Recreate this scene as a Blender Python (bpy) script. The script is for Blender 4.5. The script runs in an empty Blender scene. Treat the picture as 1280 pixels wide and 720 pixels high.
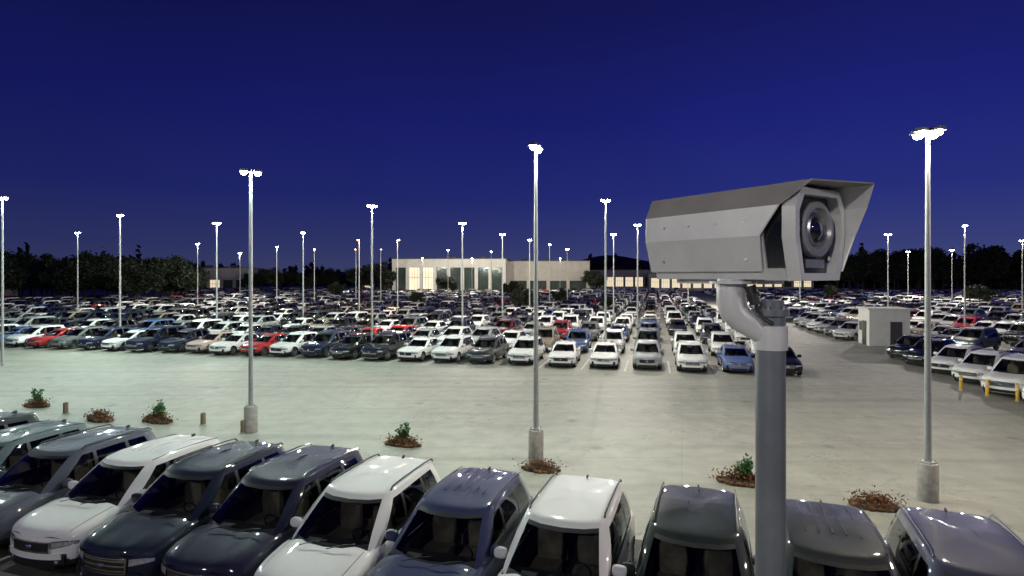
import bpy, bmesh, math, random
from mathutils import Vector, Matrix
R=random.Random(7)
sc=bpy.context.scene
sc.view_settings.view_transform='Standard'; sc.view_settings.look='None'; sc.view_settings.exposure=0
FPX=740.0; CH=6.0; HY=345.0
# ---------------- camera
cam=bpy.data.cameras.new('camera'); co=bpy.data.objects.new('camera',cam); sc.collection.objects.link(co)
co.location=(0,0,CH); co.rotation_euler=(math.radians(90),0,0)
cam.sensor_width=36; cam.lens=36*FPX/1280; cam.shift_y=-15/1280; cam.clip_end=4000; cam.clip_start=.05
sc.camera=co
# ---------------- world
w=bpy.data.worlds.new("World"); sc.world=w; w.use_nodes=True
nt=w.node_tree; nt.nodes.clear()
out=nt.nodes.new('ShaderNodeOutputWorld'); bg=nt.nodes.new('ShaderNodeBackground'); bg2=nt.nodes.new('ShaderNodeBackground')
sky=nt.nodes.new('ShaderNodeTexSky'); sky.sky_type='NISHITA'; sky.sun_disc=False; sky.sun_elevation=math.radians(-3); sky.sun_rotation=math.radians(200)
nt.links.new(sky.outputs[0],bg2.inputs[0]); bg2.inputs[1].default_value=0.008
tc=nt.nodes.new('ShaderNodeTexCoord'); sp=nt.nodes.new('ShaderNodeSeparateXYZ'); nt.links.new(tc.outputs['Generated'],sp.inputs[0])
cr=nt.nodes.new('ShaderNodeValToRGB'); nt.links.new(sp.outputs[2],cr.inputs[0])
els=cr.color_ramp.elements
els[0].position=0; els[0].color=(.052,.062,.155,1)
els[1].position=.75; els[1].color=(.004,.004,.036,1)
for p,c in ((.05,(.034,.043,.160,1)),(.13,(.0165,.0235,.168,1)),(.25,(.0095,.0130,.150,1)),(.40,(.0062,.0078,.085,1))):
    e=els.new(p); e.color=c
mr=nt.nodes.new('ShaderNodeMapRange'); nt.links.new(sp.outputs[0],mr.inputs[0])
mr.inputs[1].default_value=-.7; mr.inputs[2].default_value=.5; mr.inputs[3].default_value=.66; mr.inputs[4].default_value=1.15
nz=nt.nodes.new('ShaderNodeTexNoise'); nz.inputs['Scale'].default_value=2.2; nz.inputs['Detail'].default_value=3; nt.links.new(tc.outputs['Generated'],nz.inputs['Vector'])
mn=nt.nodes.new('ShaderNodeMapRange'); nt.links.new(nz.outputs[0],mn.inputs[0]); mn.inputs[3].default_value=.85; mn.inputs[4].default_value=1.15
mm=nt.nodes.new('ShaderNodeMath'); mm.operation='MULTIPLY'; nt.links.new(mr.outputs[0],mm.inputs[0]); nt.links.new(mn.outputs[0],mm.inputs[1])
nt.links.new(cr.outputs[0],bg.inputs[0]); nt.links.new(mm.outputs[0],bg.inputs[1])
ad=nt.nodes.new('ShaderNodeAddShader'); nt.links.new(bg.outputs[0],ad.inputs[0]); nt.links.new(bg2.outputs[0],ad.inputs[1]); nt.links.new(ad.outputs[0],out.inputs[0])

# ---------------- materials
def mat(name,col=(.5,.5,.5),rough=.5,metal=0,noise=0,nscale=5,bump=0,coat=0,emit=None,es=0,coord='Object'):
    m=bpy.data.materials.new(name); m.use_nodes=True; n=m.node_tree; b=n.nodes['Principled BSDF']
    b.inputs['Base Color'].default_value=(*col,1); b.inputs['Roughness'].default_value=rough; b.inputs['Metallic'].default_value=metal
    if coat: b.inputs['Coat Weight'].default_value=coat; b.inputs['Coat Roughness'].default_value=.04
    if emit: b.inputs['Emission Color'].default_value=(*emit,1); b.inputs['Emission Strength'].default_value=es
    if noise or bump:
        t=n.nodes.new('ShaderNodeTexCoord'); x=n.nodes.new('ShaderNodeTexNoise'); x.inputs['Scale'].default_value=nscale; x.inputs['Detail'].default_value=8; x.inputs['Roughness'].default_value=.6
        n.links.new(t.outputs[coord],x.inputs['Vector'])
        if noise:
            r=n.nodes.new('ShaderNodeValToRGB'); n.links.new(x.outputs[0],r.inputs[0])
            r.color_ramp.elements[0].position=.3; r.color_ramp.elements[1].position=.7
            r.color_ramp.elements[0].color=(*[max(0,c*(1-noise)) for c in col],1); r.color_ramp.elements[1].color=(*[min(1,c*(1+noise)) for c in col],1)
            n.links.new(r.outputs[0],b.inputs['Base Color'])
        if bump:
            bp=n.nodes.new('ShaderNodeBump'); bp.inputs['Strength'].default_value=bump; bp.inputs['Distance'].default_value=.02
            n.links.new(x.outputs[0],bp.inputs['Height']); n.links.new(bp.outputs[0],b.inputs['Normal'])
    return m
def paint_mat():
    m=mat('car_paint',rough=.5,coat=1); n=m.node_tree; b=n.nodes['Principled BSDF']
    oi=n.nodes.new('ShaderNodeObjectInfo'); t=n.nodes.new('ShaderNodeTexCoord'); x=n.nodes.new('ShaderNodeTexNoise')
    x.inputs['Scale'].default_value=3; x.inputs['Detail'].default_value=9; x.inputs['Roughness'].default_value=.7
    n.links.new(t.outputs['Object'],x.inputs['Vector'])
    mx=n.nodes.new('ShaderNodeMix'); mx.data_type='RGBA'
    mp=n.nodes.new('ShaderNodeMapRange'); mp.inputs[1].default_value=.45; mp.inputs[2].default_value=.85; mp.inputs[3].default_value=0; mp.inputs[4].default_value=.07
    n.links.new(x.outputs[0],mp.inputs[0]); n.links.new(mp.outputs[0],mx.inputs[0])
    n.links.new(oi.outputs['Color'],mx.inputs[6]); mx.inputs[7].default_value=(.22,.2,.17,1)
    n.links.new(mx.outputs[2],b.inputs['Base Color'])
    mp2=n.nodes.new('ShaderNodeMapRange'); mp2.inputs[1].default_value=.35; mp2.inputs[2].default_value=.75; mp2.inputs[3].default_value=.012; mp2.inputs[4].default_value=.06
    n.links.new(x.outputs[0],mp2.inputs[0]); n.links.new(mp2.outputs[0],b.inputs['Coat Roughness'])
    bp=n.nodes.new('ShaderNodeBump'); bp.inputs['Strength'].default_value=.12; bp.inputs['Distance'].default_value=.01
    x2=n.nodes.new('ShaderNodeTexNoise'); x2.inputs['Scale'].default_value=2.2; x2.inputs['Detail'].default_value=1; n.links.new(t.outputs['Object'],x2.inputs['Vector'])
    n.links.new(x2.outputs[0],bp.inputs['Height']); n.links.new(bp.outputs[0],b.inputs['Coat Normal'])
    b.inputs['Metallic'].default_value=0; b.inputs['Specular IOR Level'].default_value=.12
    return m
def glass_mat(name,tint):
    m=bpy.data.materials.new(name); m.use_nodes=True; n=m.node_tree; n.nodes.clear()
    o=n.nodes.new('ShaderNodeOutputMaterial'); tr=n.nodes.new('ShaderNodeBsdfTransparent'); tr.inputs[0].default_value=(*tint,1)
    g=n.nodes.new('ShaderNodeBsdfGlossy'); g.inputs['Roughness'].default_value=.03; g.inputs[0].default_value=(.9,.95,1,1)
    f=n.nodes.new('ShaderNodeFresnel'); f.inputs[0].default_value=1.5; ms=n.nodes.new('ShaderNodeMixShader')
    n.links.new(f.outputs[0],ms.inputs[0]); n.links.new(tr.outputs[0],ms.inputs[1]); n.links.new(g.outputs[0],ms.inputs[2]); n.links.new(ms.outputs[0],o.inputs[0])
    return m
M_paint=paint_mat(); M_glass=glass_mat('windscreen_glass',(.66,.71,.68)); M_tint=glass_mat('tinted_glass',(.16,.17,.175))
M_black=mat('black_plastic',(.018,.018,.02),.5,noise=.2,nscale=12); M_tyre=mat('tyre_rubber',(.022,.022,.022),.8,noise=.3,nscale=9)
M_rim=mat('alloy_rim',(.55,.56,.58),.28,metal=.9,noise=.08,nscale=6); M_head=mat('headlight_lens',(.62,.65,.68),.12,metal=.55,noise=.4,nscale=14,coat=1)
M_chrome=mat('chrome_trim',(.75,.76,.78),.15,metal=1,noise=.05,nscale=8); M_tail=mat('taillight',(.35,.01,.01),.15,noise=.2,nscale=20,coat=1)
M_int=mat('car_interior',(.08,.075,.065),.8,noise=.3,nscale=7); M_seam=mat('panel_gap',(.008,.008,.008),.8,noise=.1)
M_seat=mat('car_seat',(.26,.21,.16),.7,noise=.25,nscale=9); M_paper=mat('window_sticker',(.75,.75,.72),.7,noise=.1,nscale=30)
CARM=[M_paint,M_glass,M_black,M_tyre,M_rim,M_head,M_chrome,M_tail,M_int,M_seam,M_tint,M_seat,M_paper]
PAINT,GLASS,BLACK,TYRE,RIM,HEAD,CHROME,TAIL,INT,SEAM,TINT,SEAT,PAPER=range(13)

# ---------------- mesh helpers
def bbox(bm,c,s,mi,seg=1,rot=None,taper=1):
    vs=[]
    for i in range(seg+1):
        x=-s[0]/2+s[0]*i/seg; ring=[]
        for (a,b) in ((-1,-1),(1,-1),(1,1),(-1,1)):
            k=taper if b>0 else 1
            v=Vector((x*k,a*s[1]/2*k,b*s[2]/2))
            if rot: v=rot@v
            ring.append(bm.verts.new(v+Vector(c)))
        vs.append(ring)
    fs=[]
    for i in range(seg):
        for j in range(4):
            fs.append(bm.faces.new((vs[i][j],vs[i][(j+1)%4],vs[i+1][(j+1)%4],vs[i+1][j])))
    fs.append(bm.faces.new(vs[0][::-1])); fs.append(bm.faces.new(vs[-1]))
    for f in fs: f.material_index=mi
    return [v for r in vs for v in r]
def ellip(bm,c,s,mi,e=.6,nu=12,nv=8,rot=None):
    sg=lambda v:math.copysign(abs(v)**e,v)
    rows=[]
    for i in range(1,nv):
        ph=-math.pi/2+math.pi*i/nv
        rows.append([Vector((s[0]/2*sg(math.cos(ph))*sg(math.cos(2*math.pi*j/nu)),s[1]/2*sg(math.cos(ph))*sg(math.sin(2*math.pi*j/nu)),s[2]/2*sg(math.sin(ph)))) for j in range(nu)])
    C=Vector(c); tf=(lambda v:(rot@v if rot else v)+C)
    rv=[[bm.verts.new(tf(v)) for v in r] for r in rows]
    b=bm.verts.new(tf(Vector((0,0,-s[2]/2)))); t=bm.verts.new(tf(Vector((0,0,s[2]/2))))
    fs=[]
    for i in range(len(rv)-1):
        for j in range(nu): fs.append(bm.faces.new((rv[i][j],rv[i][(j+1)%nu],rv[i+1][(j+1)%nu],rv[i+1][j])))
    for j in range(nu):
        fs.append(bm.faces.new((b,rv[0][(j+1)%nu],rv[0][j]))); fs.append(bm.faces.new((t,rv[-1][j],rv[-1][(j+1)%nu])))
    for f in fs: f.material_index=mi
def tube(bm,pts,rad,mi,n=10,cap=True):
    pts=[Vector(p) for p in pts]; rads=rad if isinstance(rad,(list,tuple)) else [rad]*len(pts)
    rings=[]; up=None
    for i,p in enumerate(pts):
        d=(pts[min(i+1,len(pts)-1)]-pts[max(i-1,0)]).normalized()
        if up is None: up=Vector((0,0,1)) if abs(d.z)<.9 else Vector((1,0,0))
        a=d.cross(up).normalized(); b=a.cross(d).normalized(); up=b
        rings.append([bm.verts.new(p+(a*math.cos(2*math.pi*k/n)+b*math.sin(2*math.pi*k/n))*rads[i]) for k in range(n)])
    fs=[]
    for i in range(len(rings)-1):
        for k in range(n): fs.append(bm.faces.new((rings[i][k],rings[i][(k+1)%n],rings[i+1][(k+1)%n],rings[i+1][k])))
    if cap: fs.append(bm.faces.new(rings[0][::-1])); fs.append(bm.faces.new(rings[-1]))
    for f in fs: f.material_index=mi
def lathe_x(bm,c,prof,mi,n=28,sgn=1):
    rings=[[bm.verts.new((c[0]+sgn*x,c[1]+r*math.cos(2*math.pi*k/n),c[2]+r*math.sin(2*math.pi*k/n))) for k in range(n)] for x,r in prof]
    for i in range(len(rings)-1):
        for k in range(n):
            f=bm.faces.new((rings[i][k],rings[i][(k+1)%n],rings[i+1][(k+1)%n],rings[i+1][k])); f.material_index=mi
def finish(bm,name,mats,smooth=40,fixn=True):
    if fixn: bmesh.ops.recalc_face_normals(bm,faces=bm.faces)
    me=bpy.data.meshes.new(name); bm.to_mesh(me); bm.free()
    for m in mats: me.materials.append(m)
    if smooth:
        me.polygons.foreach_set('use_smooth',[True]*len(me.polygons)); me.set_sharp_from_angle(angle=math.radians(smooth))
    return me
def add(name,me,loc=(0,0,0),rz=0,parent=None,col=None,scale=None):
    o=bpy.data.objects.new(name,me); sc.collection.objects.link(o); o.location=loc; o.rotation_euler=(0,0,rz)
    if parent: o.parent=parent
    if col: o.color=(*col,1)
    if scale: o.scale=scale
    return o
def interp(xs,ys,x):
    if x<=xs[0]: return ys[0]
    if x>=xs[-1]: return ys[-1]
    for i in range(len(xs)-1):
        if x<=xs[i+1]:
            t=(x-xs[i])/(xs[i+1]-xs[i]); h=xs[i+1]-xs[i]
            def sl(k):
                if k==0 or k==len(xs)-1: return (ys[min(k+1,len(xs)-1)]-ys[max(k-1,0)])/(xs[min(k+1,len(xs)-1)]-xs[max(k-1,0)])
                a=(ys[k]-ys[k-1])/(xs[k]-xs[k-1]); b=(ys[k+1]-ys[k])/(xs[k+1]-xs[k])
                return 0 if a*b<=0 else 2*a*b/(a+b)
            m0,m1=sl(i)*h,sl(i+1)*h
            return (2*t**3-3*t*t+1)*ys[i]+(t**3-2*t*t+t)*m0+(-2*t**3+3*t*t)*ys[i+1]+(t**3-t*t)*m1
# ---------------- car generator
def make_car(name,P):
    bm=bmesh.new()
    sy=[s[0] for s in P['st']]; sw=[s[1] for s in P['st']]; sz=[s[2] for s in P['st']]
    y0,y1=sy[0],sy[-1]; sill=P['sill']
    def ring(y):
        w_=interp(sy,sw,y); zt=interp(sy,sz,y)
        r=[(0,zt+.018),(.2,zt+.015),(.36,zt+.010),(.44,zt+.020),(.56,zt+.022),(.68,zt+.008),(.78,zt-.014),(.792,zt-.018),(.87,zt-.032),(.925,zt-.060),(.96,zt-.10),(.975,zt-.16)]
        za=zt-.16; n=13
        for i in range(1,n+1):
            t=i/n; z=za+(sill-za)*t
            f=.975+.028*math.sin(math.pi*min(1,t*1.25))**.8 if t<.8 else .975-.03*((t-.8)/.2)
            r.append((f,z))
        r.append((.91,sill-.05))
        return [(a*w_,z) for a,z in r]
    def side_x(y,z):
        r=ring(y)
        for i in range(6,len(r)-1):
            if r[i][1]>=z>=r[i+1][1]:
                t=(r[i][1]-z)/max(1e-6,r[i][1]-r[i+1][1]); return r[i][0]+(r[i+1][0]-r[i][0])*t
        return r[-1][0]
    seams=P['seams']
    ys=[y0,y0+.012,y0+.03,y0+.055]; y=y0+.09
    while y<y1-.06: ys.append(y); y+=.055
    ys+= [y1-.055,y1-.03,y1-.012,y1]
    ys=[a for a in ys if all(abs(a-s)>.02 for s in seams)]
    for s in seams: ys+=[s-.005,s+.005]
    ys=sorted(ys)
    V=[]
    for y in ys:
        r=ring(y); row=[bm.verts.new((-a,y,z)) for a,z in r[::-1]]+[bm.verts.new((a,y,z)) for a,z in r[1:]]
        V.append(row)
    nr=len(ring(0)); N=len(V[0]); cowl,rear=P['cowl'],P['reardeck']; RA=P['RA']; wz=P['wr']
    for i in range(len(V)-1):
        ym=(ys[i]+ys[i+1])/2
        for j in range(N-1):
            k=abs(j+.5-(nr-1)); k0=int(k)
            fv=(V[i][j],V[i][j+1],V[i+1][j+1],V[i+1][j])
            c=sum((v.co for v in fv),Vector())/4
            if k0<=7 and cowl+.1<ym<rear-.1: continue
            if any((ym-wy)**2+(c.z-wz)**2<RA*RA for wy in P['wy']) and k0>10: continue
            f=bm.faces.new(fv); mi=PAINT
            if c.z<sill+.06 : mi=BLACK
            if any(abs(ym-s)<.004 for s in seams) and k0>=9 and c.z>sill+.08: mi=SEAM
            if k0==6 and y0+.1<ym<cowl+.06: mi=SEAM
            if P.get('hatch') is None and k0==6 and rear<ym<y1-.1: mi=SEAM
            f.material_index=mi
    bnd=[e for e in bm.edges if len(e.link_faces)==1]
    ext=[]
    for e in bnd:
        ok=True
        for v in e.verts:
            if not any(abs(math.hypot(v.co.y-wy,v.co.z-wz)-RA)<.062 for wy in P['wy']) or abs(v.co.x)<.6 : ok=False
        mid=(e.verts[0].co+e.verts[1].co)/2
        if ok and not (mid.z<sill-.03 and abs(e.verts[0].co.z-e.verts[1].co.z)<.004): ext.append(e)
    done={}
    for e in ext:
        for v in e.verts:
            if v in done: continue
            wy=min(P['wy'],key=lambda q:abs(q-v.co.y)); d=math.hypot(v.co.y-wy,v.co.z-wz); k=RA/d
            if v.co.z>sill-.02:
                v.co.y=wy+(v.co.y-wy)*k; v.co.z=wz+(v.co.z-wz)*k
            v.co.x+=math.copysign(.012,v.co.x)
            nv=bm.verts.new((v.co.x-math.copysign(.26,v.co.x),v.co.y,v.co.z)); done[v]=nv
    for e in ext:
        a,b=e.verts; f=bm.faces.new((a,b,done[b],done[a])); f.material_index=BLACK
    for yy,sgn in ((y0,-1),(y1,1)):
        r=[q for q in ring(yy)]; top=r[0][1]; r=r[6:] ; nc=14; G=[]
        for a,z in r: G.append([bm.verts.new((-a+2*a*c/nc,yy,z+( (top-z)*(1-abs(2*c/nc-1)**2) if z==r[0][1] else 0))) for c in range(nc+1)])
        for i in range(len(G)-1):
            for c in range(nc):
                f=bm.faces.new((G[i][c],G[i][c+1],G[i+1][c+1],G[i+1][c])); f.material_index=BLACK if G[i+1][c].co.z<sill+.06 else PAINT
    def fy(x,z):
        yy=y0
        for s in range(60):
            if side_x(yy,z)>=abs(x): return yy
            yy+=.012
        return yy
    F=P['front']; yf=y0
    gx,gz0,gz1=F['grille']
    bbox(bm,(0,yf-.006,(gz0+gz1)/2),(2*gx,.03,gz1-gz0),SEAM,14)
    nb=F['bars']
    for i in range(nb):
        z=gz0+(gz1-gz0)*(i+.5)/nb
        bbox(bm,(0,yf-.024,z),(2*gx-.04,.014,F.get('bt',.016)),F.get('barm',CHROME),14)
    for z in (gz0,gz1): bbox(bm,(0,yf-.028,z),(2*gx+.02,.03,.022),CHROME if F.get('chrome',1) else BLACK,14)
    for s in (-1,1): bbox(bm,(s*gx,yf-.028,(gz0+gz1)/2),(.022,.029,gz1-gz0-.022),CHROME if F.get('chrome',1) else BLACK,1)
    ellip(bm,(0,yf-.04,(gz0+gz1)/2+.01),(.17,.03,.085),CHROME,1)
    bz=F['bump']; 
    bbox(bm,(0,yf-.012,bz),(2*gx+.44,.055,.12),PAINT,16)
    bbox(bm,(0,yf-.004,bz-.135),(2*gx+.1,.03,.13),SEAM,14)
    bbox(bm,(0,yf-.02,bz-.135),(2*gx,.012,.014),BLACK,14)
    bbox(bm,(0,yf-.02,bz-.215),(2*gx+.2,.05,.035),RIM if F.get('skid') else BLACK,14)
    for s in (-1,1):
        bbox(bm,(s*(gx+.12),yf-.01,bz-.12),(.15,.03,.12),SEAM,3); ellip(bm,(s*(gx+.12),yf-.025,bz-.12),(.075,.03,.07),HEAD,1)
    hx0,hx1,hz0,hz1,sw_=F['head']
    for s in (-1,1):
        for off,mi,gr in ((.006,SEAM,.018),(.014,HEAD,0)):
            n1,n2=14,4; G=[]
            for i in range(n1+1):
                t=i/n1; x=hx0-gr+(hx1-hx0+2*gr*.6)*t; row=[]
                za=hz0-gr+sw_*t; zb=hz1+gr+sw_*.55*t-(.05*(t**3))
                for j in range(n2+1):
                    z=za+(zb-za)*j/n2; row.append(bm.verts.new((s*(x+off*t),fy(x,z)-off,z)))
                G.append(row)
            for i in range(n1):
                for j in range(n2):
                    f=bm.faces.new((G[i][j],G[i+1][j],G[i+1][j+1],G[i][j+1])); f.material_index=mi
    zt=interp(sy,sz,y1)
    for s in (-1,1): bbox(bm,(s*.66,y1+.005,zt-.16),(.24,.04,.17),TAIL,3)
    bbox(bm,(0,y1+.02,.5),(1.6,.08,.16),BLACK if P.get('hatch') else PAINT,12)
    bbox(bm,(0,y1+.012,zt-.16),(.5,.03,.12),CHROME,4)
    for v in bm.verts:
        a=abs(v.co.x)/.95
        if v.co.y<y0+.8: 
            k=max(0,1-(v.co.y-y0)/.8); k=min(k,1)**1.3
            v.co.y+=P['wf']*k*a**2.2
            v.co.y+= .05*k*max(0,(v.co.z-.62))/.4
            v.co.y+= .03*k*max(0,.42-v.co.z)/.2
        if v.co.y>y1-.6:
            k=max(0,1-(y1-v.co.y)/.6); v.co.y-=.12*min(k,1)*a**2.2
    # greenhouse
    g=P['gh']; kinds=P['ghk']; gb=P['gbase']; roof=P['roof']; yr0,yr1=g[0][3],g[-1][3]; ymid=(yr0+yr1)/2; hl=(yr1-yr0)/2
    ts=[0,P['t0'],.38,.65,P['t1'],.94,.975,1.0]
    def zr(y): return roof-.06*min(1.3,abs((y-ymid)/hl))**2.2
    pts=[( -a,b,-c,d) for a,b,c,d in g[1:-1]][::-1]
    full=[(a,b,c,d) for a,b,c,d in g]+pts
    fk=kinds+kinds[::-1]
    n=len(full); rows=[]
    for t in ts:
        row=[]
        for a,b,c,d in full:
            x=a+(c-a)*t; yy=b+(d-b)*t; bl=.045*math.sin(math.pi*t)
            if abs(a)>.8: x+=math.copysign(bl,a)
            if b<g[3][1]: yy-=bl*.8
            z=gb+(zr(d)-gb)*t
            row.append((x,yy,z))
        rows.append(row)
    top=rows[-1]
    for f_,dz in ((.975,.020),(.94,.036),(.88,.048),(.75,.060),(.5,.070),(.2,.075)):
        rows.append([(x*f_,ymid+(y-ymid)*(1-(1-f_)*.9),z+dz) for x,y,z in top])
    GV=[[bm.verts.new(p) for p in r] for r in rows]
    for i in range(len(GV)-1):
        for j in range(n):
            f=bm.faces.new((GV[i][j],GV[i][(j+1)%n],GV[i+1][(j+1)%n],GV[i+1][j])); k=fk[j]
            mi=PAINT
            if k in 'gwbrf':
                if 1<=i<=3: mi={'g':TINT,'f':GLASS,'w':GLASS,'b':BLACK,'r':TINT}[k]
                if i==0: mi=BLACK
                if k in 'w' and i==4: mi=BLACK
            f.material_index=mi
    f=bm.faces.new(GV[-1]); f.material_index=PAINT
    xs=g[6][2]*.90
    if not P.get('rails'):
        for s in (-1,1):
            tube(bm,[(s*xs,ymid+hl*q,zr(ymid+hl*q)+.042) for q in (-.8,-.5,-.2,.1,.4,.7,.88)],.009,SEAM,5)
    if P.get('ribs'):
        for xr in (-.40,-.20,0,.20,.40):
            tube(bm,[(xr,ymid+hl*q,zr(ymid+hl*q)+.056+.012*(1-abs(xr)/.4)) for q in (-.45,-.2,.1,.4,.75)],.010,PAINT,6)
    if P.get('rails'):
        for s in (-1,1):
            xs=g[6][2]-.07
            pp=[(s*xs,yr0+.32,roof-.0),(s*xs,yr0+.40,roof+.055),(s*xs,yr0+.9,roof+.075),(s*xs,yr1-.6,roof+.07),(s*xs,yr1-.22,roof+.045),(s*xs,yr1-.14,roof-.02)]
            tube(bm,pp,.018,P.get('railm',BLACK),8)
    ellip(bm,(0,yr1-.25,roof+.045),(.04,.16,.08),BLACK,1)
    my=P['my']
    for s in (-1,1):
        ellip(bm,(s*(P['mx']),my,gb+.15),(.25,.15,.19),PAINT,.65)
        bbox(bm,(s*(P['mx']),my+.066,gb+.15),(.19,.02,.13),CHROME)
        bbox(bm,(s*(P['mx']-.12),my,gb+.075),(.16,.07,.05),BLACK)
    for yh in P['hand']:
        for s in (-1,1):
            z=gb-.14; bbox(bm,(s*(side_x(yh,z)+.022),yh,z),(.03,.2,.03),P.get('hm',PAINT))
            bbox(bm,(s*(side_x(yh,z)+.002),yh,z),(.012,.15,.07),SEAM)
    yy=P['wy'][0]+.5
    while yy<P['wy'][1]-.5:
        for s in (-1,1): bbox(bm,(s*(side_x(yy+.05,.5)+.003),yy+.05,.5),(.03,.1,.05),BLACK)
        yy+=.1
    for s in (-.45,.12):
        tube(bm,[(s,g[0][1]-.02,gb+.05+P['cw']),(s+.28,g[0][1]+.08,gb+.11+P['cw']),(s+.5,g[0][1]+.13,gb+.135+P['cw'])],.009,BLACK,6)
    # interior
    fl=sill+.12; cy0=g[2][1]; cy1=g[-3][1]
    bbox(bm,(0,(cy0+cy1)/2,fl),(1.5,cy1-cy0,.05),INT)
    for s in (-1,1): bbox(bm,(s*.78,(cy0+cy1)/2+.1,(fl+gb)/2),(.05,cy1-cy0-.1,gb-fl+.02),INT)
    bbox(bm,(0,cy0+.12,gb-.06),(1.5,.5,.16),INT,4); bbox(bm,(0,cy0+.05,fl+.15),(1.5,.1,gb-fl-.1),INT)
    tube(bm,[(.38+.18*math.cos(a*math.pi/6),cy0+.5-.06*math.sin(a*math.pi/6),gb+.02+.18*math.sin(a*math.pi/6)) for a in range(13)],.015,BLACK,6)
    bbox(bm,(-.42,cy0+.12,gb+.03),(.28,.2,.004),PAPER); bbox(bm,(0,yr0+.02,roof-.13),(.22,.03,.06),BLACK)
    for yr in P['seats']:
        for x in (-.38,.38):
            bbox(bm,(x,yr-.1,fl+.25),(.5,.5,.2),SEAT); ellip(bm,(x,yr+.2,fl+.6),(.5,.2,.72),SEAT,.6); ellip(bm,(x,yr+.24,fl+1.02),(.27,.12,.2),SEAT,.7)
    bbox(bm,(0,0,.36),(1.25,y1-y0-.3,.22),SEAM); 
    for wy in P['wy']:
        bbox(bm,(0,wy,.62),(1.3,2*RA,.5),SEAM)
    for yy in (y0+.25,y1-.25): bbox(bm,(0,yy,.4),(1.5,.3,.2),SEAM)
    wr=P['wr']; tx=P['tx']
    for wy in P['wy']:
        for s in (-1,1):
            c=(s*tx,wy,wr)
            lathe_x(bm,c,[(-.23,wr*.68),(-.23,wr*.9),(-.2,wr*.985),(-.15,wr),(-.06,wr),(-.015,wr*.985),(.005,wr*.9),(.0,wr*.76),(-.01,wr*.70)],TYRE,32,s)
            lathe_x(bm,c,[(-.01,wr*.705),(.0,wr*.69),(-.02,wr*.655),(-.12,wr*.63)],RIM,32,s)
            lathe_x(bm,c,[(-.10,wr*.65),(-.105,.0001)],SEAM,32,s)
            lathe_x(bm,c,[(-.015,.0001),(-.012,.035),(-.02,.06),(-.05,.07)],RIM,16,s)
            ns=P.get('spokes',5)
            for k in range(ns):
                a=2*math.pi*k/ns+.3
                for da in ((-.13,.13) if ns<=6 else (0,)):
                    q=[]
                    for rr,hw,xo in ((.05,.026,-.02),(wr*.66,.02,-.018)):
                        for sd in (-1,1):
                            aa=a+da*(rr/(wr*.66)); 
                            for xx in (xo,xo-.04):
                                q.append(bm.verts.new((c[0]+s*xx,c[1]+rr*math.cos(aa)-sd*hw*math.sin(aa),c[2]+rr*math.sin(aa)+sd*hw*math.cos(aa))))
                    for idx in ((0,2,6,4),(0,1,5,4),(2,3,7,6)):
                        f=bm.faces.new([q[t] for t in idx]); f.material_index=RIM
    return finish(bm,name,CARM,38)
KS=['w','w','p','p','f','b','g','b','g','p','p','p','r','r']
def suv(name,L=4.9,roof=1.76,belt=1.06,wide=.98,rake=0,**kw):
    h=L/2
    st=[(-h,wide*.84,belt-.25),(-h+.02,wide*.89,belt-.20),(-h+.07,wide*.93,belt-.15),(-h+.2,wide*.965,belt-.105),(-h+.5,wide*.99,belt-.05),(-h+.85,wide,belt-.005),(-h+1.15,wide,belt+.03),
        (0,wide,belt+.03),(h-1.1,wide,belt+.04),(h-.4,wide*.975,belt+.04),(h-.15,wide*.95,belt+.02),(h-.04,wide*.91,belt-.02),(h,wide*.87,belt-.06)]
    o=-h+2.45; r=h-2.45; q=rake; s=wide/.98
    gh=[(0,-1.50+o,0,-.48+o),(.46,-1.43+o,.38,-.44+o),(.79,-1.25+o,.62,-.34+o),(.875,-1.14+o,.705,-.25+o),(.90,-.96+o,.735,-.12+o),(.912,.02,.752,.04),(.912,.12,.752,.13),
        (.912,.98+r,.748,.92+r),(.908,1.09+r,.742,1.02+r),(.895,1.80+r,.720,1.56+r-q),(.865,2.06+r,.690,1.82+r-q),(.80,2.22+r,.625,1.95+r-q),(.73,2.28+r,.56,1.99+r-q),(.4,2.33+r,.30,2.03+r-q),(0,2.35+r,0,2.04+r-q)]
    gh=[(a*s,b,c*s,d) for a,b,c,d in gh]
    P=dict(st=st,sill=.33,seams=[-1.05+o,.07,1.03+r],cowl=-1.38+o,reardeck=2.22+r,RA=.425,wr=.375,wy=(-h+.93,h-1.0),hatch=True,
      gh=gh,ghk=KS,gbase=belt-.03,roof=roof,t0=.15,t1=.87,rails=True,my=-.78+o,mx=1.03*s,hand=(-.12,.82+r),
      seats=(-.05,.85,1.6+r),tx=wide-.02,wf=.26,cw=.05,
      front=dict(grille=(.50,.55,.79),bars=4,bump=.46,head=(.54,.90,.64,.76,.06)))
    for k,v in kw.items():
        if k=='front': P['front'].update(v)
        else: P[k]=v
    return make_car(name,P)
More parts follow.
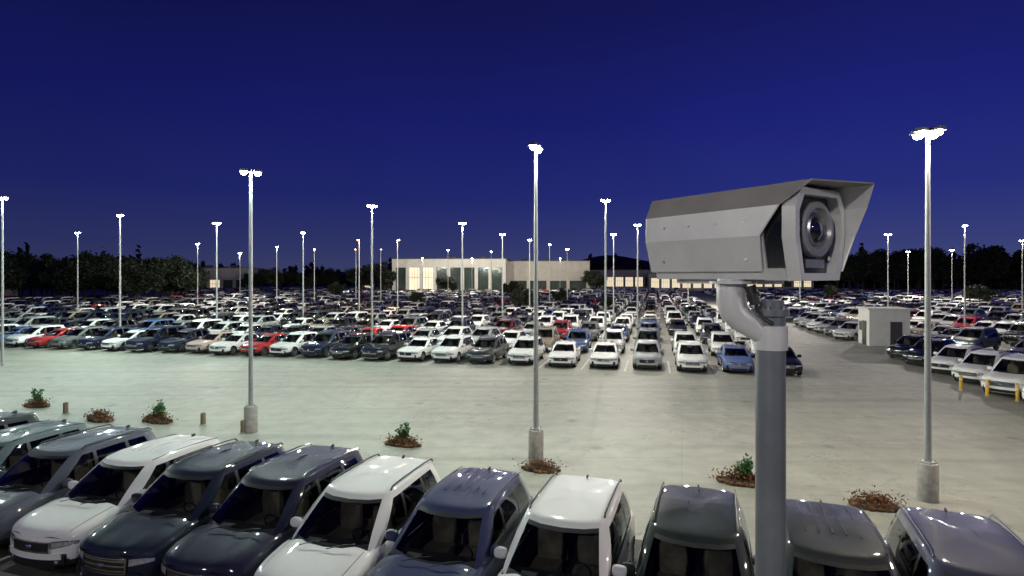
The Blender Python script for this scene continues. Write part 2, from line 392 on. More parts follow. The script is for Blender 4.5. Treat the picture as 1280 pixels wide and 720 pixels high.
def sedan(name,**kw):
    wide=.92; h=2.38; belt=.93
    st=[(-h,wide*.84,belt-.22),(-h+.03,wide*.89,belt-.18),(-h+.1,wide*.94,belt-.13),(-h+.3,wide*.97,belt-.08),(-h+.7,wide*.99,belt-.025),(-h+1.25,wide,belt+.02),
        (0,wide,belt+.02),(h-.9,wide,belt+.05),(h-.4,wide*.97,belt+.05),(h-.12,wide*.94,belt+.03),(h-.03,wide*.90,belt-.02),(h,wide*.86,belt-.06)]
    gh=[(0,-1.20,0,-.20),(.42,-1.14,.34,-.18),(.73,-.98,.56,-.12),(.81,-.88,.635,-.04),(.83,-.68,.66,.08),(.84,.12,.675,.22),(.84,.20,.675,.29),
        (.84,.98,.67,.80),(.835,1.02,.665,.84),(.82,1.30,.65,.97),(.79,1.54,.62,1.05),(.73,1.72,.56,1.11),(.69,1.76,.52,1.13),(.38,1.82,.29,1.16),(0,1.86,0,1.17)]
    P=dict(st=st,sill=.27,seams=[-.80,.16,1.0],cowl=-1.10,reardeck=1.70,RA=.375,wr=.33,wy=(-h+.9,h-1.0),gh=gh,ghk=KS,
      gbase=belt-.04,roof=1.42,t0=.14,t1=.88,my=-.60,mx=.97,hand=(0,.85),seats=(.0,.85),tx=wide-.02,wf=.26,cw=.04,
      front=dict(grille=(.38,.52,.68),bars=3,bump=.42,head=(.44,.84,.56,.67,.07)))
    for k,v in kw.items():
        if k=='front': P['front'].update(v)
        else: P[k]=v
    return make_car(name,P)
SUVS=[suv('suv_a',rake=.04,front=dict(grille=(.50,.51,.77),bars=3,bt=.03)),
      suv('suv_b',L=5.0,roof=1.79,rails=True,railm=CHROME,spokes=10,front=dict(grille=(.56,.54,.78),bars=6,bt=.012,chrome=1,skid=1,head=(.60,.91,.65,.76,.03))),
      suv('suv_c',L=4.85,roof=1.73,rake=.08,rails=False,ribs=True,spokes=6,front=dict(grille=(.46,.54,.73),bars=2,bt=.02,barm=BLACK,head=(.50,.90,.62,.72,.08)))]
CROSS=[suv('crossover_a',L=4.55,roof=1.62,belt=1.0,wide=.93,rake=.1,RA=.40,wr=.35,hand=(-.1,.7),seats=(-.05,.8),my=-.58,front=dict(grille=(.42,.49,.69),bars=4,bump=.42,head=(.47,.86,.57,.68,.06))),
       suv('crossover_b',L=4.4,roof=1.60,belt=.99,wide=.92,rake=.12,RA=.40,wr=.35,hand=(-.1,.66),seats=(-.05,.75),my=-.53,rails=False,spokes=7,front=dict(grille=(.48,.46,.69),bars=5,bump=.42,barm=BLACK,head=(.50,.85,.56,.66,.05)))]
SED=[sedan('sedan_a'),sedan('sedan_b',spokes=9,front=dict(grille=(.46,.46,.68),bars=5,barm=BLACK,head=(.50,.84,.57,.66,.06)))]

def uv(th,u,v): return (u*math.cos(th)+v*math.sin(th), -u*math.sin(th)+v*math.cos(th))
def px(x,y,z=0):
    Z=FPX*(CH-z)/(y-HY); return ((x-640)/FPX*Z,Z)
# ---------------- foreground SUVs
TH=math.radians(18.1)
WHITE=(.80,.80,.78); NAVY=(.010,.016,.045); SLATE=(.035,.045,.115); DGREY=(.030,.036,.036); GREY=(.13,.14,.14); BLK=(.007,.008,.010); SIL=(.34,.36,.36)
fg=[(3.95,(.055,.058,.10),1,22),(1.98,(.030,.036,.036),2,21),(-.17,(.016,.026,.022),0,19.5),(-2.36,WHITE,0,18.5),(-4.5,(.035,.043,.11),2,18),(-6.6,WHITE,0,17),(-8.65,(.014,.016,.038),1,16.5),(-10.75,(.012,.018,.036),0,16),(-12.85,WHITE,2,15),(-15.2,(.10,.11,.14),0,15),(-17.7,(.13,.17,.18),2,15),(-20.0,DGREY,1,15),(-22.3,SIL,0,15)]
for u,c,k,yaw in fg:
    x,y=uv(TH,u,10.6+R.uniform(-.1,.1))
    add('parked_suv',SUVS[k],(x,y,.006),-math.radians(yaw+R.uniform(-.8,.8)),col=c)
# ---------------- back lot
T2=math.radians(13.5)
COLS=[(WHITE,30),((.55,.56,.55),7),(BLK,15),(DGREY,11),(GREY,11),(SIL,14),(NAVY,10),((.06,.10,.22),3),((.32,.015,.015),3),((.28,.23,.16),4),((.10,.012,.016),3),((.03,.08,.05),1)]
bag=[c for c,n in COLS for _ in range(n)]
def lot_car(x,y,rz,c=None,kind=None):
    kind=kind or R.choice(['s','s','c','c','u'])
    me=R.choice({'s':SED,'c':CROSS,'u':SUVS}[kind]); nm={'s':'parked_sedan','c':'parked_crossover','u':'parked_suv'}[kind]
    add(nm,me,(x,y,.006),rz+R.uniform(-.035,.035),col=c or R.choice(bag))
row=0; v=38.3+2.3
while v<228:
    u=7.8; step=2.75; i=0
    while True:
        x,y=uv(T2,u,v+R.uniform(-.35,.35))
        if x<-.90*y-3 or y<30: break
        if y>132 and x<-.55*y: break
        skip=R.random()<.05 and row>0
        c=None;kd=None
        if row==0:
            seq=[(BLK,'s'),((.11,.16,.36),'s'),(WHITE,'c'),(SIL,'c'),(WHITE,'s'),(WHITE,'s'),(WHITE,'c'),(DGREY,'c'),(WHITE,'c'),(WHITE,'s'),(BLK,'u'),(BLK,'c'),(NAVY,'u'),(WHITE,'c'),((.42,.02,.02),'s'),(WHITE,'s'),((.55,.40,.36),'s'),(NAVY,'c'),(NAVY,'u'),(WHITE,'s'),(NAVY,'c'),(GREY,'c'),((.4,.02,.02),'s'),(WHITE,'c'),((.08,.15,.33),'s')]
            if i<len(seq): c,kd=seq[i]
        if row==1 and i in (11,12): c=(.5,.01,.015)
        if not skip: lot_car(x,y,-T2-(0 if u>-9 else math.radians(6)),c,kd)
        u-=step if u>-9 else 2.55
        i+=1
    row+=1; v+=7.2 if row%2 else 8.6
vv=32.6; r=0
while vv<225:
    u=16.2+ (2.2 if r>0 else 2.4); k=0
    while True:
        x,y=uv(T2,u,vv+R.uniform(-.2,.2))
        if x>.90*y+3: break
        if 1074<640+740*x/y<1150 and 44<y<56: u+=7; k+=1; continue
        if not (r>3 and R.random()<.05): lot_car(x,y,math.radians(-58),WHITE if (r<4 and k<3 and R.random()<.8) else None,'u' if r<2 else None)
        u+=7.6 if k%2==0 else 6.4; k+=1
    vv+=3.3; r+=1
# ---------------- ground
def ground_mat():
    m=bpy.data.materials.new('concrete_lot'); m.use_nodes=True; n=m.node_tree; b=n.nodes['Principled BSDF']; L=n.links
    g=n.nodes.new('ShaderNodeNewGeometry')
    def noise(s,d=8,r=.6):
        x=n.nodes.new('ShaderNodeTexNoise'); x.inputs['Scale'].default_value=s; x.inputs['Detail'].default_value=d; x.inputs['Roughness'].default_value=r; L.new(g.outputs['Position'],x.inputs['Vector']); return x
    n1=noise(.09); n2=noise(1.3); n3=noise(25,4)
    r=n.nodes.new('ShaderNodeValToRGB'); L.new(n1.outputs[0],r.inputs[0]); r.color_ramp.elements[0].position=.3; r.color_ramp.elements[1].position=.7
    r.color_ramp.elements[0].color=(.225,.23,.20,1); r.color_ramp.elements[1].color=(.32,.315,.27,1)
    def mul(a,src,lo,hi,f0=.3,f1=.7):
        mp=n.nodes.new('ShaderNodeMapRange'); mp.inputs[1].default_value=f0; mp.inputs[2].default_value=f1; mp.inputs[3].default_value=lo; mp.inputs[4].default_value=hi; L.new(src,mp.inputs[0])
        mx=n.nodes.new('ShaderNodeMix'); mx.data_type='RGBA'; mx.blend_type='MULTIPLY'; mx.inputs[0].default_value=1; L.new(a,mx.inputs[6]); L.new(mp.outputs[0],mx.inputs[7]); return mx.outputs[2]
    c=mul(r.outputs[0],n2.outputs[0],.84,1.12); c=mul(c,n3.outputs[0],.85,1.12)
    mpn=n.nodes.new('ShaderNodeMapping'); mpn.inputs['Rotation'].default_value=(0,0,math.radians(18)); mpn.inputs['Scale'].default_value=(.03,.9,1); L.new(g.outputs['Position'],mpn.inputs[0])
    n4=noise(1,5); L.new(mpn.outputs[0],n4.inputs['Vector']); c=mul(c,n4.outputs[0],.72,1.04,.25,.5)
    vo=n.nodes.new('ShaderNodeTexVoronoi'); vo.inputs['Scale'].default_value=.45; L.new(g.outputs['Position'],vo.inputs['Vector']); c=mul(c,vo.outputs[0],.55,1,.02,.14)
    vc=n.nodes.new('ShaderNodeTexVoronoi'); vc.feature='DISTANCE_TO_EDGE'; vc.inputs['Scale'].default_value=.16
    nw=noise(.8,4); va=n.nodes.new('ShaderNodeVectorMath'); va.operation='SCALE'; va.inputs[3].default_value=6; L.new(nw.outputs['Color'],va.inputs[0])
    vb=n.nodes.new('ShaderNodeVectorMath'); vb.operation='ADD'; L.new(g.outputs['Position'],vb.inputs[0]); L.new(va.outputs[0],vb.inputs[1]); L.new(vb.outputs[0],vc.inputs['Vector'])
    c=mul(c,vc.outputs['Distance'],.66,1,.002,.008)
    br=n.nodes.new('ShaderNodeTexBrick'); br.offset=0; br.inputs['Scale'].default_value=1; br.inputs['Brick Width'].default_value=6; br.inputs['Row Height'].default_value=6; br.inputs['Mortar Size'].default_value=.014
    br.inputs['Color1'].default_value=(1,1,1,1); br.inputs['Color2'].default_value=(.95,.95,.95,1); br.inputs['Mortar'].default_value=(.84,.84,.82,1)
    mp2=n.nodes.new('ShaderNodeMapping'); mp2.inputs['Rotation'].default_value=(0,0,math.radians(16)); L.new(g.outputs['Position'],mp2.inputs[0]); L.new(mp2.outputs[0],br.inputs['Vector'])
    mx=n.nodes.new('ShaderNodeMix'); mx.data_type='RGBA'; mx.blend_type='MULTIPLY'; mx.inputs[0].default_value=1; L.new(c,mx.inputs[6]); L.new(br.outputs[0],mx.inputs[7])
    L.new(mx.outputs[2],b.inputs['Base Color']); b.inputs['Roughness'].default_value=.6
    bp=n.nodes.new('ShaderNodeBump'); bp.inputs['Strength'].default_value=.35; bp.inputs['Distance'].default_value=.01; L.new(n3.outputs[0],bp.inputs['Height']); L.new(bp.outputs[0],b.inputs['Normal'])
    return m
M_ground=ground_mat()
def sheet(name,poly,z,m):
    bm=bmesh.new(); bm.faces.new([bm.verts.new((x,y,z)) for x,y in poly]); me=finish(bm,name,[m],0); 
    if me.polygons[0].normal.z<0: me.flip_normals()
    return add(name,me)
sheet('ground',[(-1500,-300),(1500,-300),(1500,2500),(-1500,2500)],0,M_ground)
M_asph=mat('asphalt',(.07,.068,.062),.85,noise=.35,nscale=1.5,bump=.5)
M_mulch=mat('mulch',(.055,.032,.02),.95,noise=.6,nscale=9,bump=1)
M_kerb=mat('kerb_concrete',(.36,.35,.32),.8,noise=.2,nscale=6,bump=.3)
M_line=mat('line_paint',(.55,.55,.50),.7,noise=.3,nscale=3)
sheet('asphalt_bay',[uv(TH,-60,8.0),uv(TH,30,8.0),uv(TH,30,13.7),uv(TH,-60,13.7)],.004,M_asph)
sheet('mulch_verge',[uv(TH,-60,3.0),uv(TH,14,3.0),uv(TH,14,7.95),uv(TH,-60,7.95)],.008,M_mulch)
bm=bmesh.new()
p0=Vector((*uv(TH,-23,7.97),.06)); bbox(bm,p0,(74,.14,.12),0,26,Matrix.Rotation(-TH,3,'Z')); add('kerb',finish(bm,'kerb',[M_kerb],30))
bm=bmesh.new()
def line(th,u,v0,v1,wd=.1,z=.008):
    q=[uv(th,u-wd/2,v0),uv(th,u+wd/2,v0),uv(th,u+wd/2,v1),uv(th,u-wd/2,v1)]; bm.faces.new([bm.verts.new((x,y,z)) for x,y in q])
for i,(u,_,_,_) in enumerate(fg): line(TH,u+1.05,8.2,13.6)
for i in range(7): line(T2,7.8+1.4-2.75*i,37.9,43.2)
for i in range(14): line(T2,-11.5+1.3-2.55*i-1.2,37.9,43.2)
add('parking_lines',finish(bm,'parking_lines',[M_line],0))

# ---------------- street lamps
M_pole=mat('galvanised_pole',(.42,.43,.42),.45,metal=.35,noise=.12,nscale=4); M_conc=mat('lamp_base_concrete',(.36,.34,.31),.85,noise=.25,nscale=5,bump=.4)
def lampglow(name,c,s): return mat(name,(.8,.8,.8),.4,emit=c,es=s,noise=.02)
M_led=lampglow('lamp_lens',(1,.98,.93),70); M_ledo=lampglow('lamp_lens_sodium',(1,.55,.2),40)
M_headm=mat('lamp_housing',(.10,.10,.10),.5,metal=.3,noise=.1)
lampcache={}
def lamp_mesh(h,heads,base,so):
    key=(round(h,2),heads,base,so)
    if key in lampcache: return lampcache[key]
    bm=bmesh.new()
    if base:
        tube(bm,[(0,0,0),(0,0,.95),(0,0,1.0)],[.25,.25,.225],1,20); 
        bbox(bm,(0,0,1.02),(.32,.32,.04),0)
        for a in (-1,1):
            for b in (-1,1): tube(bm,[(a*.12,b*.12,1.0),(a*.12,b*.12,1.09)],.016,0,6)
    bbox(bm,(0,0,1.4),(.08,.16,.2),0)
    tube(bm,[(0,0,1.0 if base else 0),(0,0,h*.5),(0,0,h-.1)],[.088,.072,.052],0,14); tube(bm,[(0,0,h-.1),(0,0,h+.02)],[.065,.045],0,10)
    dirs={2:[0,math.pi],4:[0,math.pi/2,math.pi,-math.pi/2],3:[0,2.1,-2.1],1:[0]}[heads]
    for a in dirs:
        rot=Matrix.Rotation(a,3,'Z'); q=lambda x,y,z:rot@Vector((x,y,z))
        tube(bm,[q(.03,0,h-.10),q(.10,0,h-.05),q(.14,0,h-.04)],.025,0,8)
        bbox(bm,q(.25,0,h-.01),(.30,.26,.10),2,1,rot,.85)
        ellip(bm,q(.25,0,h-.095),(.24,.22,.20),3,1,12,8,rot)
    lampcache[key]=finish(bm,'street_lamp',[M_pole,M_conc,M_headm,M_ledo if so else M_led],40); return lampcache[key]
def lamp(x,y,h,heads=2,base=False,rz=None,power=2200,col=(.93,1,.95),so=False,light=True):
    o=add('street_lamp',lamp_mesh(h,heads,base,so),(x,y,0),R.uniform(0,3.1) if rz is None else rz)
    if light:
        l=bpy.data.lights.new('lamp_light','POINT'); l.energy=power; l.color=col; l.shadow_soft_size=.15
        lo=bpy.data.objects.new('lamp_light',l); sc.collection.objects.link(lo); lo.parent=o; lo.location=(0,0,h-.38)
P0=3900
GN=(.82,1,.88)
lamp(-10.06,22.8,10.07,2,True,.6,P0,GN); lamp(.78,19.3,10.25,2,True,1.2,P0,(.90,1,.88)); lamp(11.14,15.86,9.9,4,True,.45,P0,(1,.88,.70))
lamp(-28,29,10.0,2,True,.3,P0,GN); lamp(21.5,12.4,10,2,True,.3,P0,(1,.87,.70))  # first lamp is an extra, kept out of view to light the left side
for x,y in ((-17,1.5),(-5.0,-6),(9,-9)): lamp(x,y,10,2,True,.3,1900,(1,.97,.9))  # unseen lamps added beside and behind the camera to light the SUV fronts
def lp(xp,yt,h=11.3,**k):
    Z=(h-6)*740/(345-yt); lamp((xp-640)/740*Z,Z,h,**k)
W_=(1,.93,.82)
for xp,yt,hd,c in ((150,268,2,GN),(97,290,2,GN),(271,278,4,GN),(379,290,2,GN),(465,256,2,GN),(578,278,4,W_),(757,249,2,W_),(797,280,2,W_),(1206,281,2,W_),(1110,292,2,W_),(628,292,2,W_),(346,308,2,W_),(767,292,2,W_),(1278,300,2,W_),(3,246,2,GN)):
    lp(xp,yt,heads=hd,power=6000,col=c)
for k,(xp,yt) in enumerate(((247,304),(393,311),(1190,312),(662,299),(1135,314),(687,305),(905,310),(614,314),(1000,309),(709,311),(300,316),(560,312),(860,312))):
    lp(xp,yt,heads=2,power=14000,col=W_,light=(k%2==0))
for xp,yt in ((449,299),(497,299),(445,311),(476,311)): lp(xp,yt,heads=1,power=4000,col=(1,.6,.3),so=True,light=(yt<300))
for xp in (528,590,700): lp(xp,322.5,heads=2,power=15000,col=(1,.94,.83))  # lamps added in front of the showroom to brighten its frontage

# ---------------- buildings
M_stucco=mat('stucco',(.52,.48,.41),.9,noise=.12,nscale=.6,bump=.2); M_stucco2=mat('stucco_light',(.64,.61,.54),.9,noise=.1,nscale=.5)
M_roofm=mat('flat_roof',(.12,.12,.12),.9,noise=.3); M_frame=mat('window_frame',(.05,.05,.05),.5,noise=.1)
M_win=mat('window_glass_dark',(.05,.07,.06),.08,noise=.3,nscale=.5); M_winlit=mat('window_lit',(.5,.45,.35),.4,noise=.5,nscale=.3,emit=(1,.84,.58),es=.85)
def building(name,x,y,rz,w_,d,h,nb,lit=.4,gl=.55,mw=None):
    e=bpy.data.objects.new(name,None); sc.collection.objects.link(e); e.location=(x,y,0); e.rotation_euler=(0,0,rz)
    mw=mw or M_stucco
    bm=bmesh.new()
    fd=.8; sillh=.7; top=h*gl
    bbox(bm,(0,d/2+fd,h/2),(w_,d,h),0)
    bbox(bm,(0,fd/2,(h+top)/2),(w_-.02,fd-.01,h-top),0); bbox(bm,(0,fd/2,sillh/2),(w_-.04,fd-.03,sillh),0)
    for i in range(nb+1): bbox(bm,(-w_/2+.6+(w_-1.2)*i/nb,fd/2-.06,h/2-.1),(1.1,fd+.1,h-.25),0)
    add('walls',finish(bm,'walls',[mw],0),parent=e)
    bm=bmesh.new(); bbox(bm,(0,d/2+fd/2,h+.12),(w_+.5,d+fd+.5,.24),0)
    for k in range(3): bbox(bm,(-w_*.3+w_*.28*k,d*.55,h+.75),(2.4,2.0,1.0),0)
    add('roof',finish(bm,'roof',[M_roofm],0),parent=e)
    bm=bmesh.new()
    for i in range(nb):
        cx=-w_/2+.6+(w_-1.2)*(i+.5)/nb; bw=(w_-1.2)/nb-1.0
        li=1 if R.random()<lit else 0
        bbox(bm,(cx,fd-.03,(sillh+top)/2),(bw,.04,top-sillh),li)
        for k in (-.25,0,.25): bbox(bm,(cx+bw*k,fd-.10,(sillh+top)/2),(.09,.08,top-sillh),2)
        bbox(bm,(cx,fd-.11,sillh+(top-sillh)*.6),(bw,.08,.1),2)
    add('windows',finish(bm,'windows',[M_win,M_winlit,M_frame],0),parent=e)
    return e
building('showroom_building',-21,196,-.06,38,25,11.6,8,.3,.76,M_stucco2)
building('dealership_building',12.2,200,-.06,28,25,11.0,4,.0,.4,M_stucco)
building('office_building',-118,225,.15,34,18,9.0,7,.4,.5)
building('service_building',82,262,-.2,42,18,7.2,9,.9,.7)
building('service_building',52,300,-.1,50,18,9,10,.8,.6)
building('service_building',128,290,-.3,36,18,7,8,.8,.6)
building('office_building',-52,240,0,18,14,8.5,4,.6,.5)
building('office_building',-150,150,.3,30,14,6.0,7,.7,.6)
kx,ky=px(1112,433)
e=bpy.data.objects.new('attendant_kiosk',None); sc.collection.objects.link(e); e.location=(kx,ky,0); e.rotation_euler=(0,0,-T2)
M_white=mat('white_render',(.66,.65,.61),.8,noise=.08,nscale=1.5)
bm=bmesh.new(); bbox(bm,(0,1.4,1.55),(3.1,2.8,3.1),0); add('walls',finish(bm,'kw',[M_white],0),parent=e)
bm=bmesh.new(); bbox(bm,(0,1.4,3.17),(3.4,3.1,.14),0); add('roof',finish(bm,'kr',[M_white],0),parent=e)
bm=bmesh.new(); bbox(bm,(-1.57,1.2,1.05),(.06,.95,2.1),0); bbox(bm,(-1.57,2.2,1.6),(.05,.6,.8),0); bbox(bm,(.5,-.02,1.05),(.9,.05,2.1),0); add('door',finish(bm,'kd',[M_frame],0),parent=e)

# ---------------- trees
M_bark=mat('bark',(.04,.03,.022),.9,noise=.4,nscale=4,bump=.6); 
def leafm(name,c): return mat(name,c,.75,noise=.5,nscale=.8)
M_l1=leafm('foliage_light',(.026,.038,.015)); M_l2=leafm('foliage_dark',(.012,.018,.009))
def leaf(bm,c,s,rr,mi):
    n=Vector((rr.gauss(0,1),rr.gauss(0,1),rr.gauss(0,1)+.3)).normalized(); a=n.orthogonal().normalized(); a=Matrix.Rotation(rr.uniform(0,6.28),3,n)@a; b=n.cross(a)
    v=[bm.verts.new(c+a*s),bm.verts.new(c+b*s*.5),bm.verts.new(c-a*s),bm.verts.new(c-b*s*.5)]
    f=bm.faces.new(v); f.material_index=mi
def tree_mesh(seed,h,nl=5200,ls=.30):
    rr=random.Random(seed); bm=bmesh.new()
    tube(bm,[(0,0,0),(rr.uniform(-.1,.1),.05,h*.2),(rr.uniform(-.2,.2),.1,h*.45),(rr.uniform(-.3,.3),0,h*.75)],[h*.026,h*.02,h*.014,h*.006],0,9)
    cl=[]
    for k in range(16):
        a=rr.uniform(0,6.28); z0=h*rr.uniform(.14,.55); L=h*rr.uniform(.20,.42); z1=min(h*.93,z0+h*rr.uniform(.05,.36))
        p1=Vector((math.cos(a)*L*.5,math.sin(a)*L*.5,z0+(z1-z0)*.6)); p2=Vector((math.cos(a)*L,math.sin(a)*L,z1))
        tube(bm,[(0,0,z0),p1,p2],[h*.011,h*.007,h*.002],0,6); cl+= [(p2,h*rr.uniform(.09,.16)),(p1.lerp(p2,.6),h*rr.uniform(.08,.15))]
    for k in range(9): cl.append((Vector((rr.uniform(-.18,.18)*h,rr.uniform(-.18,.18)*h,h*rr.uniform(.4,.9))),h*rr.uniform(.10,.17)))
    for i in range(nl):
        c,r_=rr.choice(cl); d=Vector((rr.gauss(0,1),rr.gauss(0,1),rr.gauss(0,.75))).normalized()*r_*rr.uniform(.3,1.15)
        leaf(bm,c+d,ls*rr.uniform(.6,1.4),rr,1 if rr.random()<.4 else 2)
    return finish(bm,'tree',[M_bark,M_l1,M_l2],0,False)
TM=[tree_mesh(s,8+s%3*1.2) for s in (1,2,3,4)]
def tree(x,y,s=1): add('tree',R.choice(TM),(x,y,0),R.uniform(0,6.28),scale=(s*R.uniform(.9,1.3),s*R.uniform(.9,1.3),s))
for i in range(38):
    xp=-20+i*7.0+R.uniform(-4,4); Z=R.uniform(122,190); tree((xp-640)/740*Z,Z,R.uniform(.8,1.2)*(1.2 if xp<70 else 1.05))
for i in range(30):
    xp=1035+i*9+R.uniform(-4,4); Z=R.uniform(232,262); tree((xp-640)/740*Z,Z,R.uniform(1.5,2.0))
for xp,Z,s in ((640,150,.6),(560,170,.6),(452,196,1.0),(474,198,1.1),(486,192,.9),(745,190,1.0),(340,200,.9),(318,205,.9),(385,205,.9),(362,210,.8),(410,215,.9),(700,120,.4),(420,150,.5),(520,110,.32),(760,100,.3),(655,90,.45),(1040,140,.5),(1225,110,.45)):
    tree((xp-640)/740*Z,Z,s)
bm=bmesh.new(); rr=random.Random(5)
for i in range(22000):
    ang=rr.uniform(-50,50); 
    base=9+3*math.sin(ang*.9)+2.5*math.sin(ang*2.7+1)+(6 if ang>27 else 0)+(5 if ang<-28 else 0)+(5 if 6<ang<15 else 0)
    D=340+rr.uniform(-12,12); z=rr.uniform(0,1)**.8*base*(.8+.35*math.sin(ang*9.3)*math.sin(ang*4.1+2)); 
    leaf(bm,Vector((D*math.sin(math.radians(ang)),D*math.cos(math.radians(ang)),max(0,z))),rr.uniform(1.0,2.2),rr,rr.choice((0,0,1)))
add('distant_tree_line',finish(bm,'distant_tree_line',[M_l2,M_bark],0,False))
M_hill=mat('hill_scrub',(.03,.032,.03),.95,noise=.3,nscale=.01)
bm=bmesh.new(); prev=None
for i in range(121):
    x=-1400+i*2800/120; z=16+12*math.sin(x*.004+1)+6*math.sin(x*.013)+3*math.sin(x*.041)+24*math.exp(-((x-250)/90)**2)
    a=bm.verts.new((x,1150,-2)); b=bm.verts.new((x,1300,max(4,z))); c=bm.verts.new((x,1500,-2))
    if prev: bm.faces.new((prev[0],a,b,prev[1])); bm.faces.new((prev[1],b,c,prev[2]))
    prev=(a,b,c)
add('hills',finish(bm,'hills',[M_hill],60))

# ---------------- planting beds
M_leaf3=leafm('shrub_green',(.05,.14,.035)); M_dry=mat('dry_shrub',(.16,.075,.03),.9,noise=.5,nscale=8)
def bed(x,y,s,green=True):
    e=bpy.data.objects.new('planting_bed',None); sc.collection.objects.link(e); e.location=(x,y,0); e.rotation_euler=(0,0,-TH+R.uniform(-.2,.2)); e.scale=(s,s,s)
    bm=bmesh.new(); ellip(bm,(0,0,.02),(1.3,.65,.28),0,1,20,8)
    for v_ in bm.verts: v_.co+=Vector((R.gauss(0,.025),R.gauss(0,.025),R.gauss(0,.025)))
    for k in range(18):
        a=R.uniform(0,6.28); ellip(bm,(math.cos(a)*.58*R.uniform(.8,1.2),math.sin(a)*.28*R.uniform(.8,1.2),.05),(R.uniform(.08,.22),R.uniform(.08,.18),R.uniform(.08,.16)),1,.9,7,5)
    add('mulch_mound',finish(bm,'mound',[M_mulch,M_dry],50),parent=e)
    bm=bmesh.new()
    for i in range(900):
        d=Vector((R.gauss(0,.28),R.gauss(0,.14),abs(R.gauss(.16,.10)))); leaf(bm,d,R.uniform(.02,.06),R,0)
    add('dry_ground_cover',finish(bm,'dgc',[M_dry],0,False),parent=e)
    if green:
        bm=bmesh.new()
        for s_ in range(9):
            a=R.uniform(0,6.28); t=Vector((math.cos(a)*.16,math.sin(a)*.16,R.uniform(.45,.78))); b0=Vector((.1,0,.1))
            tube(bm,[b0,b0+(t-b0)*.5+Vector((0,0,.05)),t+Vector((.1,0,0))],[.012,.009,.004],1,5)
            for i in range(30):
                leaf(bm,b0+(t-b0)*R.uniform(.35,1.05)+Vector((R.gauss(0,.05),R.gauss(0,.05),R.gauss(0,.03))),R.uniform(.04,.085),R,0)
        add('shrub',finish(bm,'shrub',[M_leaf3,M_bark],0,False),parent=e)
for xp,yp,s,g in ((503,556,1,True),(928,604,1.05,True),(676,588,.9,False),(197,527,1.1,True),(125,525,1.1,False),(1095,634,1,False),(46,508,1,True)):
    x,y=px(xp,yp); bed(x,y,s,g)
M_yel=mat('bollard_yellow',(.65,.38,.04),.5,noise=.15,nscale=6); M_wood=mat('timber_post',(.2,.15,.1),.85,noise=.3,nscale=8)
def bollard(x,y,h,r_,m,nm):
    bm=bmesh.new(); tube(bm,[(0,0,0),(0,0,h-.05),(0,0,h-.015),(0,0,h)],[r_,r_,r_*.8,r_*.3],0,16); tube(bm,[(0,0,0),(0,0,.03)],r_*1.5,1,16)
    if nm=='safety_bollard': tube(bm,[(0,0,h*.7),(0,0,h*.8)],r_*1.03,2,16)
    add(nm,finish(bm,nm,[m,M_kerb,M_line],40),(x,y,0))
for xp,yp in ((1234,495),(1272,502),(1201,488)): x,y=px(xp,yp); bollard(x,y,.8,.075,M_yel,'safety_bollard')
for xp,yp in ((254,531),(304,541),(82,517)): x,y=px(xp,yp); bollard(x,y,.5,.1,M_wood,'timber_post')

# ---------------- security camera
M_cam=mat('camera_housing_paint',(.68,.67,.66),.38,noise=.07,nscale=9,bump=.03,metal=.1); M_cam2=mat('camera_top_brown',(.29,.27,.25),.5,noise=.12,nscale=9); M_post=mat('post_paint',(.19,.20,.22),.42,metal=.3,noise=.14,nscale=7)
M_lens=mat('lens_glass',(.01,.012,.016),.05,noise=.2,coat=1); M_screw=mat('stainless_screw',(.5,.5,.5),.3,metal=1,noise=.1)
M_ring=mat('lens_barrel',(.32,.32,.33),.35,metal=.3,noise=.1,nscale=20); M_face=mat('lens_bay_black',(.035,.036,.04),.35,noise=.2,nscale=20)
px0,py0=.917,2.1
root=bpy.data.objects.new('security_camera',None); sc.collection.objects.link(root); root.location=(px0,py0,0)
inv=Vector((px0,py0,0))
bm=bmesh.new(); tube(bm,[(0,0,0),(0,0,3),(0,0,5.86)],[.051,.051,.05],0,32); tube(bm,[(0,0,5.86),(0,0,5.885)],.062,0,32); tube(bm,[(0,0,5.885),(0,0,5.915)],.045,0,32)
tube(bm,[(0,0,0),(0,0,.03)],.16,0,24)
for k in range(6):
    a=k*math.pi/3; tube(bm,[(.054*math.cos(a),.054*math.sin(a),5.885),(.054*math.cos(a),.054*math.sin(a),5.893)],.006,1,6)
add('post',finish(bm,'post',[M_post,M_screw],35),parent=root)
al=math.radians(57); hd=bpy.data.objects.new('housing',None); sc.collection.objects.link(hd); hd.parent=root; hd.location=Vector((1.005,1.985,5.985))-inv; hd.rotation_euler=(0,0,-al)
def shield(x0,xf,name):
    bm=bmesh.new(); pr=[(-.128,.030),(-.160,.150),(-.160,.245),(-.125,.318),(.125,.318),(.160,.245),(.160,.150),(.128,.030)]
    rows=[]
    for fx in (0,.33,.66,1):
        rows.append([bm.verts.new((x0+(xf[j]-x0)*fx,y,z)) for j,(y,z) in enumerate(pr)])
    for i in range(3):
        for j in range(7):
            f=bm.faces.new((rows[i][j],rows[i][j+1],rows[i+1][j+1],rows[i+1][j])); f.material_index=1 if j in (2,3) else 0  # top and near upper facet get the darker brown grey
    me=finish(bm,name,[M_cam,M_cam2],0)
    o=add(name,me,parent=hd); s=o.modifiers.new('s','SOLIDIFY'); s.thickness=.007; s.offset=0; b=o.modifiers.new('b','BEVEL'); b.width=.004; b.segments=2; b.limit_method='ANGLE'
shield(-.60,[-.095,-.085,-.015,.075,.140,.100,.060,.035],'sunshield')
bm=bmesh.new()
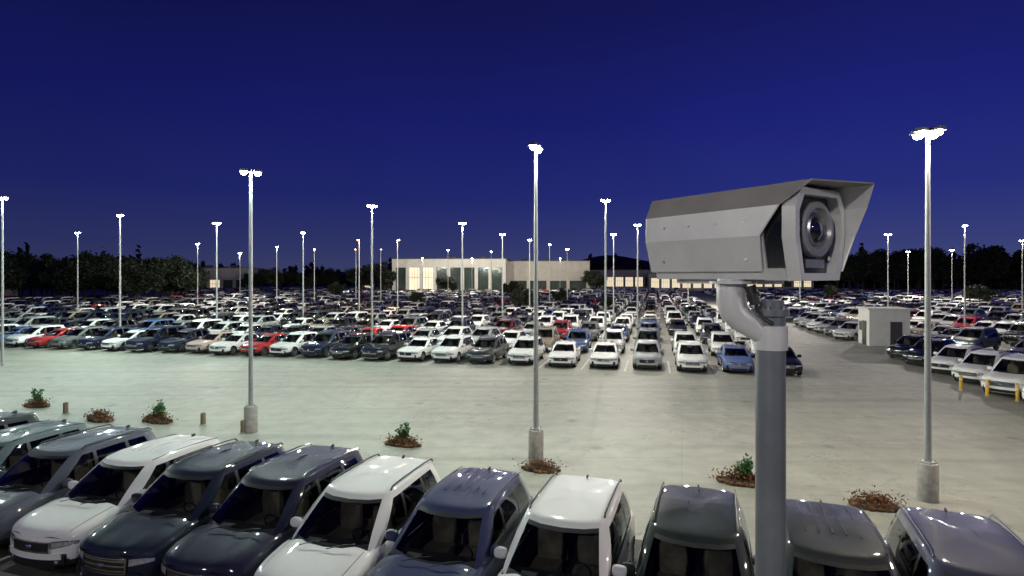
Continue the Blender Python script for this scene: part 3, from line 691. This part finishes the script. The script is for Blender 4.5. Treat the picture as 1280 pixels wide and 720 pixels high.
def prism(bm,pr,x0,x1,mi,k0=1,k1=1,zc=.16):
    a=[bm.verts.new((x0,y*k0,zc+(z-zc)*k0)) for y,z in pr]; b=[bm.verts.new((x1,y*k1,zc+(z-zc)*k1)) for y,z in pr]; n=len(pr)
    fs=[bm.faces.new((a[i],a[(i+1)%n],b[(i+1)%n],b[i])) for i in range(n)]; fs+= [bm.faces.new(a[::-1]),bm.faces.new(b)]
    for f in fs: f.material_index=mi
inn=[(-.112,.003),(-.144,.14),(-.144,.238),(-.110,.300),(.110,.300),(.144,.238),(.144,.14),(.112,.003)]
prism(bm,inn,-.585,-.085,0)
prism(bm,[(y*.96,.01+z*.97) for y,z in inn],-.085,-.012,1)
def frame(x0,x1,ko,ki,mi):
    zc=.155; n=len(inn)
    O=[[bm.verts.new((x,y*k,zc+(z-zc)*k)) for y,z in inn] for x,k in ((x0,ko),(x1,ko*.985),(x1,ki),(x0,ki))]
    for a in range(4):
        for i in range(n):
            f=bm.faces.new((O[a][i],O[a][(i+1)%n],O[(a+1)%4][(i+1)%n],O[(a+1)%4][i])); f.material_index=mi
frame(-.014,.032,1.03,.86,0)
prism(bm,[(-.112,.0),(-.13,.04),(.13,.04),(.112,.0)],-.1,-.015,0)
bbox(bm,(-.33,0,-.004),(.36,.16,.02),0)
bbox(bm,(-.592,0,.15),(.012,.24,.24),0)
for k in range(4): tube(bm,[(-.14-.12*k,-.1635,.20),(-.14-.12*k,-.167,.20)],.005,2,8)
for x_,z_ in ((-.15,.07),(-.52,.07)): tube(bm,[(x_,-.139,z_),(x_,-.147,z_)],.006,2,8)
add('body',finish(bm,'cbody',[M_cam,M_lens,M_screw],25),parent=hd)
bm=bmesh.new()
lathe=lambda pr,mi,y,z: lathe_x(bm,(0,y,z),pr,mi,36)
prism(bm,[(y*.86,.155+(z-.155)*.86) for y,z in inn],-.011,-.004,3)
lathe([(-.003,.092),(.022,.092),(.027,.086),(.027,.072),(.012,.066),(.006,.052)],0,0,.170)
lathe([(.006,.060),(.018,.056),(.022,.048),(.012,.040)],2,0,.170)
lathe([(.008,.047),(.020,.036),(.026,.020),(.028,.0001)],1,0,.170)
bbox(bm,(.004,0,.056),(.014,.11,.028),0)
for s in (-1,1):
    for z in (.075,.262): tube(bm,[(-.004,s*.095,z),(.006,s*.095,z)],.008,2,10)
add('lens',finish(bm,'clens',[M_ring,M_lens,M_screw,M_face],35),parent=hd)
nx,ny=.79,2.13
bm=bmesh.new()
tube(bm,[(nx,ny,5.99),(nx,ny,5.95),(nx,ny,5.905),(nx+.008,ny-.002,5.875),(nx+.030,ny-.006,5.848),(nx+.065,ny-.015,5.825),(px0-.035,py0,5.80),(px0,py0,5.775)],[.050,.052,.052,.051,.049,.045,.040,.036],0,28)
tube(bm,[(nx,ny,5.972),(nx,ny,5.982)],.078,0,28)
tube(bm,[(px0,py0,5.74),(px0,py0,5.825)],.0565,0,32)
tube(bm,[(nx+.045,ny-.055,5.965),(nx+.06,ny-.065,5.90)],.019,1,14); tube(bm,[(nx+.052,ny-.06,5.94),(nx+.056,ny-.062,5.925)],.024,1,14)
tube(bm,[(nx+.06,ny-.065,5.91),(nx+.066,ny-.066,5.88),(nx+.09,ny-.07,5.85),(px0-.02,py0-.06,5.835)],.007,1,8)
for v_ in bm.verts: v_.co-=inv
add('bracket',finish(bm,'bracket',[M_cam,M_black],35),parent=root)
print('OBJS',len(bpy.data.objects))
